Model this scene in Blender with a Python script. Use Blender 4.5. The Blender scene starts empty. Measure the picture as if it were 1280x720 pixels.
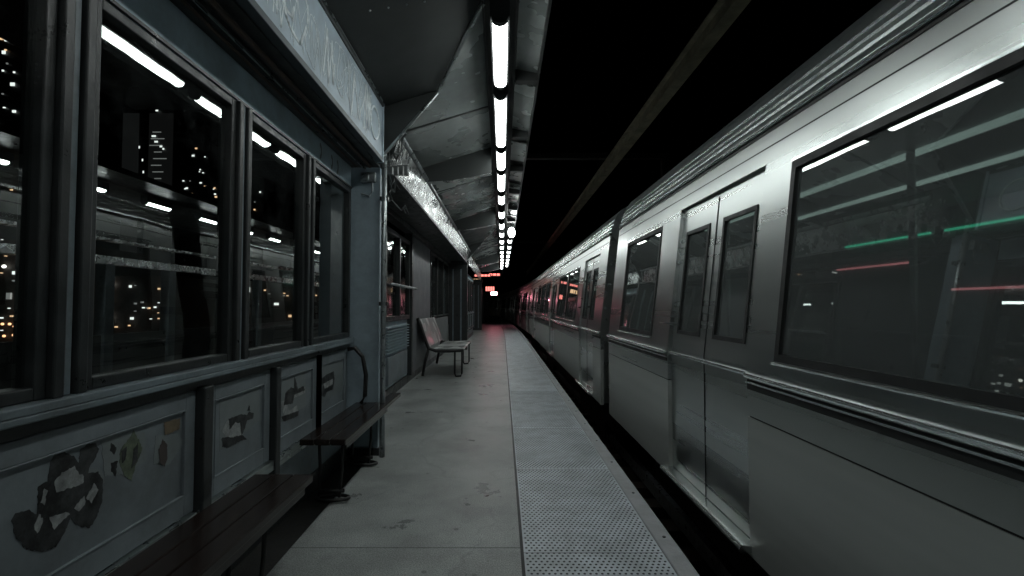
import bpy, math, random
from mathutils import Vector, Matrix
random.seed(7)
C = bpy.context.scene.collection
SC = bpy.context.scene
R = math.radians

# ------------------------------------------------------------------ camera, world, exposure
F = 620.0 / 1280.0
cam_d = bpy.data.cameras.new('camera'); cam = bpy.data.objects.new('camera', cam_d); C.objects.link(cam)
cam.location = (0, 0, 1.2)
PITCH = math.atan(22 / 620.0)
cam.rotation_euler = (R(90) + PITCH, 0, 0)
cam_d.sensor_width = 36; cam_d.lens = 36 * F; cam_d.shift_x = 12 / 1280.0
cam_d.clip_start = 0.05; cam_d.clip_end = 4000
SC.camera = cam
SC.render.resolution_x = 1024; SC.render.resolution_y = 576
SC.view_settings.view_transform = 'Standard'; SC.view_settings.look = 'None'
SC.view_settings.exposure = 0.0; SC.view_settings.gamma = 1
w = bpy.data.worlds.new('World'); SC.world = w; w.use_nodes = True
nt = w.node_tree; bg = nt.nodes['Background']
sky = nt.nodes.new('ShaderNodeTexSky'); sky.sky_type = 'NISHITA'; sky.sun_disc = False
sky.sun_elevation = R(-6); sky.sun_rotation = R(200)
hs = nt.nodes.new('ShaderNodeHueSaturation'); hs.inputs['Saturation'].default_value = 0.25
nt.links.new(sky.outputs[0], hs.inputs['Color']); nt.links.new(hs.outputs[0], bg.inputs['Color'])
bg.inputs['Strength'].default_value = 0.05
SC.cycles.use_denoising = True
SC.cycles.max_bounces = 8; SC.cycles.transparent_max_bounces = 12
TUBE = 21.0

# ------------------------------------------------------------------ helpers
def bend(y):                                   # the line curves gently to the left far down the platform
    return 0.0 if y < 18 else -(y - 18) ** 2 / 800.0

def pix(px, py, axis, val):                    # where the view ray of a photo pixel meets a real plane x=val or y=val
    u = (px - 640 + 12) / 620.0; v = (360 - py) / 620.0
    c, s = math.cos(PITCH), math.sin(PITCH)
    d = Vector((u, c - v * s, s + v * c))
    k = val / d.x if axis == 'x' else val / d.y
    p = d * k
    return Vector((p.x, p.y, p.z + 1.2))

class MB:
    def __init__(s): s.v = []; s.f = []
    def quad(s, *pts):
        n = len(s.v); s.v += [tuple(p) for p in pts]; s.f.append(tuple(range(n, n + len(pts)))); return s
    def box(s, x0, x1, y0, y1, z0, z1):
        n = len(s.v)
        s.v += [(x0,y0,z0),(x1,y0,z0),(x1,y1,z0),(x0,y1,z0),(x0,y0,z1),(x1,y0,z1),(x1,y1,z1),(x0,y1,z1)]
        for f in ((0,3,2,1),(4,5,6,7),(0,1,5,4),(1,2,6,5),(2,3,7,6),(3,0,4,7)): s.f.append(tuple(n+i for i in f))
        return s
    def hexa(s, p):
        n = len(s.v); s.v += [tuple(q) for q in p]
        for f in ((0,3,2,1),(4,5,6,7),(0,1,5,4),(1,2,6,5),(2,3,7,6),(3,0,4,7)): s.f.append(tuple(n+i for i in f))
        return s
    def prism(s, poly, off):                   # poly: 3D points, off: extrusion vector
        n = len(s.v); k = len(poly); o = Vector(off)
        s.v += [tuple(p) for p in poly] + [tuple(Vector(p) + o) for p in poly]
        s.f.append(tuple(range(n, n+k))[::-1]); s.f.append(tuple(range(n+k, n+2*k)))
        for i in range(k):
            j = (i+1) % k; s.f.append((n+i, n+j, n+k+j, n+k+i))
        return s
    def tube(s, path, r, n=8, caps=True, closed=False):
        P = [Vector(p) for p in path]; m = len(P); base = len(s.v)
        for i, p in enumerate(P):
            if closed: t = P[(i+1) % m] - P[i-1]
            else: t = P[min(i+1, m-1)] - P[max(i-1, 0)]
            t.normalize()
            a = Vector((0,0,1)) if abs(t.z) < .9 else Vector((1,0,0))
            u = t.cross(a).normalized(); v = t.cross(u)
            for j in range(n):
                q = p + r * (math.cos(2*math.pi*j/n) * u + math.sin(2*math.pi*j/n) * v); s.v.append(tuple(q))
        for i in range(m if closed else m-1):
            for j in range(n):
                a = base + i*n + j; b = base + i*n + (j+1) % n
                c = base + ((i+1) % m)*n + (j+1) % n; d = base + ((i+1) % m)*n + j
                s.f.append((a, b, c, d))
        if caps and not closed:
            s.f.append(tuple(base+j for j in range(n))[::-1]); s.f.append(tuple(base+(m-1)*n+j for j in range(n)))
        return s
    def sphere(s, c, r, n=10, sz=1.0):
        base = len(s.v); m = n // 2 + 1
        for i in range(1, m):
            th = math.pi * i / m
            for j in range(n):
                s.v.append((c[0]+r*math.sin(th)*math.cos(2*math.pi*j/n), c[1]+r*math.sin(th)*math.sin(2*math.pi*j/n), c[2]+r*sz*math.cos(th)))
        for i in range(m-2):
            for j in range(n): s.f.append((base+i*n+j, base+i*n+(j+1)%n, base+(i+1)*n+(j+1)%n, base+(i+1)*n+j))
        s.f.append(tuple(base+j for j in range(n))[::-1]); s.f.append(tuple(base+(m-2)*n+j for j in range(n)))
        return s
    def build(s, name, mat, parent=None, bev=0, smooth=False, loc=None):
        me = bpy.data.meshes.new(name); me.from_pydata(s.v, [], s.f); me.materials.append(mat); me.update()
        if smooth:
            for p in me.polygons: p.use_smooth = True
        o = bpy.data.objects.new(name, me); C.objects.link(o)
        if parent is not None: o.parent = parent
        if loc is not None: o.location = loc
        if bev:
            b = o.modifiers.new('bevel', 'BEVEL'); b.width = bev; b.segments = 2; b.limit_method = 'ANGLE'; b.angle_limit = R(40)
            b.use_clamp_overlap = True
        return o

def tag(o, label=None, cat=None, group=None, kind=None):
    if label: o['label'] = label
    if cat: o['category'] = cat
    if group: o['group'] = group
    if kind: o['kind'] = kind
    return o
def empty(name, loc, label=None, cat=None, group=None):
    o = bpy.data.objects.new(name, None); C.objects.link(o); o.location = loc; o.empty_display_size = .1
    return tag(o, label, cat, group)
kids = {}
def copy_tree(o, parent=None):
    c = o.copy(); C.objects.link(c); c.parent = parent
    for ch in list(o.children): copy_tree(ch, c)
    return c

# ------------------------------------------------------------------ materials
def mat(name, col, rough=.6, metal=0, var=.25, scale=6, bump=.0, bscale=60, stretch=(1,1,1), spec=.5, ior=None,
        emit=None, estr=0, dirt=None, dirt_amt=.5, dscale=3, rvar=.15, aniso=0, coord='Object', det=8):
    m = bpy.data.materials.new(name); m.use_nodes = True; t = m.node_tree; N = t.nodes; L = t.links
    b = N['Principled BSDF']; b.inputs['Roughness'].default_value = rough; b.inputs['Metallic'].default_value = metal
    b.inputs['Specular IOR Level'].default_value = spec
    if ior: b.inputs['IOR'].default_value = ior
    if aniso: b.inputs['Anisotropic'].default_value = aniso
    if emit:
        b.inputs['Base Color'].default_value = (*col, 1)
        b.inputs['Emission Color'].default_value = (*emit, 1); b.inputs['Emission Strength'].default_value = estr; return m
    tc = N.new('ShaderNodeTexCoord'); mp = N.new('ShaderNodeMapping'); mp.inputs['Scale'].default_value = stretch
    L.new(tc.outputs[coord], mp.inputs[0])
    n1 = N.new('ShaderNodeTexNoise'); n1.inputs['Scale'].default_value = scale; n1.inputs['Detail'].default_value = det; n1.inputs['Roughness'].default_value = .65
    L.new(mp.outputs[0], n1.inputs['Vector'])
    r1 = N.new('ShaderNodeMapRange'); r1.inputs[1].default_value = .3; r1.inputs[2].default_value = .7
    r1.inputs[3].default_value = 1 - var; r1.inputs[4].default_value = 1 + var; L.new(n1.outputs[0], r1.inputs[0])
    mul = N.new('ShaderNodeVectorMath'); mul.operation = 'SCALE'; mul.inputs[0].default_value = col; L.new(r1.outputs[0], mul.inputs['Scale'])
    out = mul.outputs[0]
    if dirt:
        n2 = N.new('ShaderNodeTexNoise'); n2.inputs['Scale'].default_value = dscale; n2.inputs['Detail'].default_value = det + 2; n2.inputs['Roughness'].default_value = .72
        L.new(mp.outputs[0] if stretch[1] != stretch[0] else tc.outputs[coord], n2.inputs['Vector'])
        r2 = N.new('ShaderNodeMapRange'); r2.inputs[1].default_value = .42; r2.inputs[2].default_value = .72; r2.inputs[4].default_value = dirt_amt
        L.new(n2.outputs[0], r2.inputs[0])
        mx = N.new('ShaderNodeMix'); mx.data_type = 'RGBA'; L.new(r2.outputs[0], mx.inputs['Factor']); L.new(out, mx.inputs[6]); mx.inputs[7].default_value = (*dirt, 1)
        out = mx.outputs[2]
    L.new(out, b.inputs['Base Color'])
    r3 = N.new('ShaderNodeMapRange'); r3.inputs[1].default_value = .3; r3.inputs[2].default_value = .7
    r3.inputs[3].default_value = max(.02, rough - rvar); r3.inputs[4].default_value = min(1, rough + rvar)
    L.new(n1.outputs[0], r3.inputs[0]); L.new(r3.outputs[0], b.inputs['Roughness'])
    if bump:
        n3 = N.new('ShaderNodeTexNoise'); n3.inputs['Scale'].default_value = bscale; n3.inputs['Detail'].default_value = 6
        L.new(mp.outputs[0], n3.inputs['Vector'])
        bp = N.new('ShaderNodeBump'); bp.inputs['Strength'].default_value = bump; bp.inputs['Distance'].default_value = .01
        L.new(n3.outputs[0], bp.inputs['Height']); L.new(bp.outputs[0], b.inputs['Normal'])
    return m

def glass(name, tint, ior, rough=.01, wav=0.0, smear=.35, base=0):
    m = bpy.data.materials.new(name); m.use_nodes = True; t = m.node_tree; N = t.nodes; L = t.links
    for n in list(N): N.remove(n)
    o = N.new('ShaderNodeOutputMaterial'); mx = N.new('ShaderNodeMixShader'); tr = N.new('ShaderNodeBsdfTransparent'); gl = N.new('ShaderNodeBsdfGlossy')
    fr = N.new('ShaderNodeFresnel'); fr.inputs[0].default_value = ior
    tr.inputs[0].default_value = (*[v ** .5 for v in tint], 1); gl.inputs['Roughness'].default_value = rough; gl.inputs[0].default_value = (.95, 1, .98, 1)
    tc = N.new('ShaderNodeTexCoord')
    nz = N.new('ShaderNodeTexNoise'); nz.inputs['Scale'].default_value = 2.2; nz.inputs['Detail'].default_value = 10; nz.inputs['Roughness'].default_value = .75
    L.new(tc.outputs['Object'], nz.inputs['Vector'])
    df = N.new('ShaderNodeBsdfDiffuse'); df.inputs[0].default_value = (.12, .13, .13, 1)
    mr = N.new('ShaderNodeMapRange'); mr.inputs[1].default_value = .5; mr.inputs[2].default_value = .85; mr.inputs[4].default_value = smear
    if base: mr.inputs[3].default_value = base/100
    L.new(nz.outputs[0], mr.inputs[0])
    m2 = N.new('ShaderNodeMixShader'); L.new(mr.outputs[0], m2.inputs[0]); L.new(tr.outputs[0], m2.inputs[1]); L.new(df.outputs[0], m2.inputs[2])
    gm = N.new('ShaderNodeNewGeometry'); iv = N.new('ShaderNodeMath'); iv.operation = 'SUBTRACT'; iv.inputs[0].default_value = 1; L.new(gm.outputs['Backfacing'], iv.inputs[1])
    fm = N.new('ShaderNodeMath'); fm.operation = 'MULTIPLY'; L.new(fr.outputs[0], fm.inputs[0]); L.new(iv.outputs[0], fm.inputs[1])
    L.new(fm.outputs[0], mx.inputs[0]); L.new(m2.outputs[0], mx.inputs[1]); L.new(gl.outputs[0], mx.inputs[2]); L.new(mx.outputs[0], o.inputs[0])
    if wav:
        n3 = N.new('ShaderNodeTexNoise'); n3.inputs['Scale'].default_value = 1.6; L.new(tc.outputs['Object'], n3.inputs['Vector'])
        bp = N.new('ShaderNodeBump'); bp.inputs['Strength'].default_value = wav; bp.inputs['Distance'].default_value = .02
        L.new(n3.outputs[0], bp.inputs['Height']); L.new(bp.outputs[0], gl.inputs['Normal'])
    return m

M = {}
M['paint'] = mat('blue_grey_paint', (.19, .235, .26), .4, var=.22, scale=7, dirt=(.05,.045,.04), dirt_amt=.65, dscale=2.6, bump=.12, bscale=45)
M['pillar'] = mat('pillar_paint', (.32, .40, .45), .42, var=.15, scale=5, dirt=(.1,.1,.1), dirt_amt=.4, dscale=3, bump=.08)
M['panel'] = mat('panel_paint', (.195, .225, .245), .5, var=.18, scale=5, dirt=(.06,.06,.058), dirt_amt=.5, dscale=4, bump=.08, bscale=30)
M['dark'] = mat('dark_steel_paint', (.022, .026, .027), .38, var=.3, scale=9, dirt=(.06,.055,.05), dirt_amt=.35, bump=.1)
M['edge'] = mat('worn_edge_metal', (.42, .46, .46), .3, metal=1, var=.12, scale=8, dirt=(.2,.21,.21), dirt_amt=.4, dscale=3)
M['sign'] = mat('fascia_paint', (.44, .53, .60), .38, var=.25, scale=3.5, dirt=(.30,.36,.39), dirt_amt=.5, dscale=4, bump=.04)
M['scratch'] = mat('chalk_scratch', (.78, .84, .86), .7, var=.3, scale=20)
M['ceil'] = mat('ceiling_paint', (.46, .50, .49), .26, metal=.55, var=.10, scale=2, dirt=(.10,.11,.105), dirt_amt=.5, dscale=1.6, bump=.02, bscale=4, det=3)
M['ceil_dark'] = mat('dark_ceiling_paint', (.028, .032, .031), .62, var=.2, scale=4, bump=.05)  # dark colour that carries the unlit look of the near ceiling
M['fascia_metal'] = mat('weathered_metal_fascia', (.6, .62, .62), .27, metal=.95, var=.3, scale=7, dirt=(.25,.25,.25), dirt_amt=.7, dscale=5, bump=.35, bscale=14)
M['wood'] = mat('dark_bench_wood', (.016, .010, .008), .2, var=.3, scale=9, stretch=(6,.5,6), dirt=(.022,.018,.016), dirt_amt=.4, dscale=2, bump=.015, bscale=25, rvar=.05, det=4)
M['iron'] = mat('black_cast_iron', (.012, .012, .012), .4, var=.3, scale=20, bump=.15)
M['benchgrey'] = mat('grey_bench_board', (.46, .47, .465), .25, var=.04, scale=2, dirt=(.34,.34,.335), dirt_amt=.3, dscale=1, det=1)
M['pipe'] = mat('galvanised_pipe', (.42, .46, .47), .35, metal=.8, var=.25, scale=18, dirt=(.1,.1,.1), dirt_amt=.6, dscale=12)
M['glass'] = glass('windscreen_glass', (.62, .66, .65), 1.75, .006, .12, .22)
M['glassfar'] = glass('scratched_glass', (.3, .33, .32), 2.0, .05, .5, .5)
M['steel'] = mat('brushed_stainless', (.52, .545, .535), .28, metal=1, var=.03, scale=2.5, stretch=(4,.08,4), dirt=(.38,.42,.41), dirt_amt=.12, dscale=.5, rvar=.012, det=1)
M['steel_low'] = mat('lower_stainless', (.42, .44, .42), .45, metal=.5, var=.06, scale=3, stretch=(4,.12,4), dirt=(.26,.26,.25), dirt_amt=.4, dscale=.5, rvar=.03, det=1)
M['bright'] = mat('polished_trim', (.7, .74, .73), .2, metal=1, var=.06, scale=5, stretch=(4,.1,4), rvar=.02, det=1)
M['rubber'] = mat('black_rubber', (.012, .013, .013), .55, var=.2)
M['trainglass'] = glass('tinted_train_glass', (.42, .52, .49), 1.8, .012, .05, .72, 58)
M['cabin'] = mat('cabin_lining', (.22, .24, .235), .5, var=.12, scale=3)
M['seatm'] = mat('cabin_seat', (.06, .075, .10), .4, var=.15)
M['strip'] = mat('cabin_light_strip', (.6,.6,.6), .4, emit=(.85, 1.0, .95), estr=1.5)
M['gled'] = mat('green_indicator', (.1,.4,.3), .4, emit=(.08, .85, .5), estr=2.2)  # glow added for green streaks in the train panes
M['rled'] = mat('red_indicator', (.4,.1,.1), .4, emit=(1.0, .30, .34), estr=2.2)  # glow added for red streaks in the train panes
M['under'] = mat('grimy_underframe', (.02, .019, .018), .7, var=.4)
M['roofm'] = mat('train_roof', (.5, .54, .54), .32, metal=.9, var=.1, scale=3, stretch=(4,.1,4), rvar=.02, det=1)
M['tube'] = mat('lit_tube', (.8,.8,.8), .4, emit=(.93, 1.0, .98), estr=TUBE)
M['housing'] = mat('lamp_housing', (.03, .032, .032), .5, var=.2)
M['granite'] = mat('edge_board', (.40, .41, .425), .55, var=.15, scale=12, dirt=(.25,.25,.25), dirt_amt=.5, dscale=8, bump=.3, bscale=120)
M['girder'] = mat('olive_girder_paint', (.48, .46, .34), .6, var=.3, scale=2, dirt=(.08,.06,.04), dirt_amt=.6, dscale=3)
M['stkblack'] = mat('black_vinyl', (.008, .008, .009), .45, var=.5, scale=18, dirt=(.17,.19,.19), dirt_amt=.4, dscale=16)
M['stkwhite'] = mat('white_vinyl', (.34, .36, .36), .55, var=.45, scale=22, dirt=(.05,.05,.05), dirt_amt=.7, dscale=25)
M['stktan'] = mat('tan_paper', (.18, .14, .09), .7, var=.4, scale=25)
M['stkbrown'] = mat('faded_brown', (.075, .06, .055), .6, var=.3, scale=20)
M['stkgreen'] = mat('faded_green_paper', (.13, .16, .11), .6, var=.5, scale=24, dirt=(.03,.035,.035), dirt_amt=.7, dscale=20)
M['ghost'] = mat('faded_stain', (.19, .215, .22), .6, var=.15, scale=18)
M['tower'] = mat('tower_facade', (.012, .013, .015), .5, var=.4, scale=.05)
M['towerglass'] = mat('tower_glass', (.03, .035, .04), .35, var=.3, scale=.03)
M['brick'] = mat('dim_brick', (.05, .04, .035), .8, var=.4, scale=.8)
M['win_cool'] = mat('lit_window_cool', (.5,.5,.5), .5, emit=(.95, 1.0, .96), estr=1.6)
M['win_warm'] = mat('lit_window_warm', (.5,.5,.5), .5, emit=(1.0, .62, .34), estr=1.5)
M['win_dim'] = mat('lit_window_dim', (.5,.5,.5), .5, emit=(.9, .93, .9), estr=.25)
M['bands'] = mat('office_floors', (.05,.05,.05), .5, emit=(.8,.85,.85), estr=.010)  # faint even glow that makes the tower outline show
M['bands2'] = mat('office_floors_dim', (.05,.05,.05), .5, emit=(.8,.8,.8), estr=.008)  # same added glow for the broad tower's front
M['lampw'] = mat('street_lamp_glow', (.5,.5,.5), .5, emit=(1, .97, .9), estr=6)
M['lampo'] = mat('orange_lamp_glow', (.5,.5,.5), .5, emit=(1, .5, .25), estr=3)
M['red'] = mat('red_lamp_glow', (.5,.1,.1), .5, emit=(1.0, .30, .40), estr=34)
M['pink'] = mat('pink_lamp_glow', (.5,.3,.3), .5, emit=(1.0, .26, .22), estr=1.8)
M['bulb'] = mat('bulb_glow', (.8,.8,.8), .4, emit=(.95, 1.0, .98), estr=30)

# concrete
def concrete():
    m = mat('platform_concrete', (.325, .345, .335), .38, var=.24, scale=2.6, dirt=(.12,.125,.12), dirt_amt=.75, dscale=1.6, bump=.35, bscale=140)
    t = m.node_tree; N = t.nodes; L = t.links; b = N['Principled BSDF']
    src = b.inputs['Base Color'].links[0].from_socket
    tc = N.new('ShaderNodeTexCoord')
    # gum and oil spots
    vo = N.new('ShaderNodeTexVoronoi'); vo.inputs['Scale'].default_value = 5.5; L.new(tc.outputs['Object'], vo.inputs['Vector'])
    nn = N.new('ShaderNodeTexNoise'); nn.inputs['Scale'].default_value = 25; L.new(tc.outputs['Object'], nn.inputs['Vector'])
    ad = N.new('ShaderNodeMath'); ad.operation = 'MULTIPLY_ADD'; L.new(nn.outputs[0], ad.inputs[0]); ad.inputs[1].default_value = .1; L.new(vo.outputs['Distance'], ad.inputs[2])
    sp = N.new('ShaderNodeMapRange'); sp.inputs[1].default_value = .11; sp.inputs[2].default_value = .135; sp.inputs[3].default_value = .5; sp.inputs[4].default_value = 1
    L.new(ad.outputs[0], sp.inputs[0])
    # cracks
    wv = N.new('ShaderNodeTexVoronoi'); wv.feature = 'DISTANCE_TO_EDGE'; wv.inputs['Scale'].default_value = .8
    wn = N.new('ShaderNodeTexNoise'); wn.inputs['Scale'].default_value = 3; wn.inputs['Detail'].default_value = 8
    L.new(tc.outputs['Object'], wn.inputs['Vector'])
    mixv = N.new('ShaderNodeVectorMath'); mixv.operation = 'MULTIPLY_ADD'; L.new(wn.outputs[1], mixv.inputs[0]); mixv.inputs[1].default_value = (.5,.5,.5); L.new(tc.outputs['Object'], mixv.inputs[2])
    L.new(mixv.outputs[0], wv.inputs['Vector'])
    cr = N.new('ShaderNodeMapRange'); cr.inputs[1].default_value = .0; cr.inputs[2].default_value = .012; cr.inputs[3].default_value = .82; cr.inputs[4].default_value = 1
    L.new(wv.outputs[0], cr.inputs[0])
    # speckle aggregate
    sn = N.new('ShaderNodeTexNoise'); sn.inputs['Scale'].default_value = 160; sn.inputs['Detail'].default_value = 3; L.new(tc.outputs['Object'], sn.inputs['Vector'])
    sr = N.new('ShaderNodeMapRange'); sr.inputs[1].default_value = .3; sr.inputs[2].default_value = .7; sr.inputs[3].default_value = .5; sr.inputs[4].default_value = 1.5; L.new(sn.outputs[0], sr.inputs[0])
    a1 = N.new('ShaderNodeMath'); a1.operation = 'MULTIPLY'; L.new(sp.outputs[0], a1.inputs[0]); L.new(cr.outputs[0], a1.inputs[1])
    a2 = N.new('ShaderNodeMath'); a2.operation = 'MULTIPLY'; L.new(a1.outputs[0], a2.inputs[0]); L.new(sr.outputs[0], a2.inputs[1])
    fin = N.new('ShaderNodeVectorMath'); fin.operation = 'SCALE'; L.new(src, fin.inputs[0]); L.new(a2.outputs[0], fin.inputs['Scale'])
    L.new(fin.outputs[0], b.inputs['Base Color'])
    return m
M['concrete'] = concrete(); M['header'] = mat('teal_header_paint', (.52, .66, .74), .45, var=.15, scale=4, dirt=(.08,.09,.09), dirt_amt=.4, bump=.05)
M['tactile'] = mat('tactile_plastic', (.60, .65, .69), .5, var=.12, scale=6, dirt=(.28,.30,.31), dirt_amt=.85, dscale=3.5, bump=.15, bscale=60)

def tactile_far():
    m = mat('tactile_plastic_far', (.60, .65, .69), .5, var=.12, scale=6, dirt=(.28,.30,.31), dirt_amt=.85, dscale=3.5)
    t = m.node_tree; N = t.nodes; L = t.links; b = N['Principled BSDF']
    tc = N.new('ShaderNodeTexCoord'); s = N.new('ShaderNodeVectorMath'); s.operation = 'SCALE'; s.inputs['Scale'].default_value = 240
    L.new(tc.outputs['Object'], s.inputs[0]); sx = N.new('ShaderNodeSeparateXYZ'); L.new(s.outputs[0], sx.inputs[0])
    a = N.new('ShaderNodeMath'); a.operation = 'SINE'; L.new(sx.outputs[0], a.inputs[0])
    c = N.new('ShaderNodeMath'); c.operation = 'SINE'; L.new(sx.outputs[1], c.inputs[0])
    p = N.new('ShaderNodeMath'); p.operation = 'MULTIPLY'; L.new(a.outputs[0], p.inputs[0]); L.new(c.outputs[0], p.inputs[1])
    src = b.inputs['Base Color'].links[0].from_socket
    gt = N.new('ShaderNodeMapRange'); gt.inputs[1].default_value = .45; gt.inputs[2].default_value = .6; L.new(p.outputs[0], gt.inputs[0])
    mx = N.new('ShaderNodeMix'); mx.data_type = 'RGBA'; L.new(gt.outputs[0], mx.inputs['Factor']); L.new(src, mx.inputs[6]); mx.inputs[7].default_value = (.04,.045,.05,1)
    L.new(mx.outputs[2], b.inputs['Base Color'])
    return m
M['tactile_far'] = tactile_far()

# ------------------------------------------------------------------ ground, platform, track
gb = MB().quad((-1500,-600,-8), (1500,-600,-8), (1500,2400,-8), (-1500,2400,-8))
tag(gb.build('ground', mat('dark_street', (.03,.03,.032), .6, var=.3, scale=.02)), kind='structure')
YS = [-6, 18] + [18 + 4*i for i in range(1, 19)]       # to y = 90
def strip(mb, x0, x1, z0, z1, ys=YS, caps=True):
    for a, b in zip(ys[:-1], ys[1:]):
        A, B = bend(a), bend(b)
        mb.hexa([(x0+A,a,z0),(x1+A,a,z0),(x1+B,b,z0),(x0+B,b,z0),(x0+A,a,z1),(x1+A,a,z1),(x1+B,b,z1),(x0+B,b,z1)])
    return mb
pb = MB(); strip(pb, -3.2, .096, -.3, 0)
tag(pb.build('platform', M['concrete']), kind='structure')
jb = MB()
for y in [-.5, 2.5, 8.7]:
    jb.box(-3.0, .09, y, y+.006, -.01, .0008)
tag(jb.build('platform_joints', mat('joint_filler', (.12,.13,.125), .8, var=.5, scale=12)), kind='structure')
gu = MB(); gu.box(-1.31, -1.05, -6, 4.0, -.01, .0012); tag(gu.build('wall_gutter', mat('grimy_drain_strip', (.018,.018,.017), .75, var=.5, scale=9, bump=.3)), kind='structure')  # dark strip puts the shade by the benches into floor colour
tb = MB(); tb.box(.102, .775, -2, 7.0, -.3, .006)
tob = tag(tb.build('tactile_paving', M['tactile']), kind='structure')
db = MB()
sp = .0262; ny = int((7.0-.75)/sp)
for j in range(ny):
    y = .76 + j*sp
    if (y % 1.22) < .02: continue
    for i in range(26):
        x = .118 + i*sp + (sp/2 if j % 2 else 0)
        if x > .765: continue
        n = len(db.v); k = 6
        for t in range(k): db.v.append((x+.0068*math.cos(t*math.pi/3), y+.0068*math.sin(t*math.pi/3), .006))
        for t in range(k): db.v.append((x+.0045*math.cos(t*math.pi/3), y+.0045*math.sin(t*math.pi/3), .0082))
        for t in range(k): db.f.append((n+t, n+(t+1)%k, n+k+(t+1)%k, n+k+t))
        db.f.append(tuple(n+k+t for t in range(k)))
M['stud'] = mat('dark_stud', (.035,.04,.045), .5, var=.3)
dm = db.build('tactile_domes', M['stud'], tob)
tf = MB(); strip(tf, .102, .775, -.3, .0075, [7.0, 18] + YS[2:]); tag(tf.build('tactile_paving_beyond', M['tactile_far']), kind='structure')
sj = MB()
for k in range(-1, 14): sj.box(.103, .774, k*1.22-.001, k*1.22+.0015, -.01, .0066)
sj.box(.088, .103, -6, 18, -.01, .0095)
tag(sj.build('tactile_seams', M['rubber']), kind='structure')
eb = MB(); strip(eb, .779, .872, -.16, .012); tag(eb.build('platform_edge', M['granite'], bev=.006), kind='structure')
rb = MB()
for k in range(-4, 15):
    for dy in (.15, .75): rb.tube([(.83, k*1.22+dy, .010), (.83, k*1.22+dy, .016)], .009, 8)
tag(rb.build('edge_bolts', M['dark']), kind='structure')
tk = MB(); strip(tk, .6, 9, -1.5, -1.25); tag(tk.build('track_bed', mat('track_deck', (.02,.019,.018), .85, var=.4, scale=4)), kind='structure')
ty = MB()
y = -5.0
while y < 40:
    ty.box(1.3+bend(y), 3.9+bend(y), y, y+.22, -1.25, -1.12); y += .6
tag(ty.build('track_ties', mat('tie_wood', (.03,.022,.016), .85, var=.5, scale=8)), kind='structure')
rl = MB()
for x in (1.88, 3.32): strip(rl, x-.035, x+.035, -1.12, -.97)
tag(rl.build('running_rails', M['pipe']), kind='structure')
pw = MB(); strip(pw, .62, .77, -1.3, -.3); tag(pw.build('platform_front', mat('dirty_platform_front', (.05,.048,.045), .85, var=.4)), kind='structure')

# ------------------------------------------------------------------ windscreens
def window_unit(root, x, y0, y1, z0, z1, g, fw=.035, depth=.05, fm=None):
    f = MB(); xf = x + .012; xb = x - depth
    f.box(xb, xf, y0, y0+fw, z0, z1); f.box(xb, xf, y1-fw, y1, z0, z1)
    f.box(xb, xf, y0+fw, y1-fw, z0, z0+fw); f.box(xb, xf, y0+fw, y1-fw, z1-fw, z1)
    fr = f.build('window', fm or M['dark'], root, bev=.004)
    MB().box(x-.022, x-.014, y0+fw-.005, y1-fw+.005, z0+fw-.005, z1-fw+.005).build('pane', g, fr)
    return fr

def panel_unit(root, x, y0, y1, z0, z1, zi0, zi1, inset=.06):
    """raised sheet-metal panel with a recessed field and a rim"""
    m = MB(); a, b = y0+inset, y1-inset
    m.box(x-.02, x+.012, y0, a, z0, z1); m.box(x-.02, x+.012, b, y1, z0, z1)
    m.box(x-.02, x+.012, a, b, z0, zi0); m.box(x-.02, x+.012, a, b, zi1, z1)
    m.box(x-.025, x+.003, a, b, zi0, zi1)
    p = m.build('wall_panel', M['panel'], root, bev=.003)
    rim = MB(); r = .006
    rim.box(x+.002, x+.0145, a, b, zi0, zi0+r); rim.box(x+.002, x+.0145, a, b, zi1-r, zi1)
    rim.box(x+.002, x+.0145, a, a+r, zi0+r, zi1-r); rim.box(x+.002, x+.0145, b-r, b, zi0+r, zi1-r)
    rim.build('rim', M['panel'], p, bev=.002)
    return p

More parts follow.
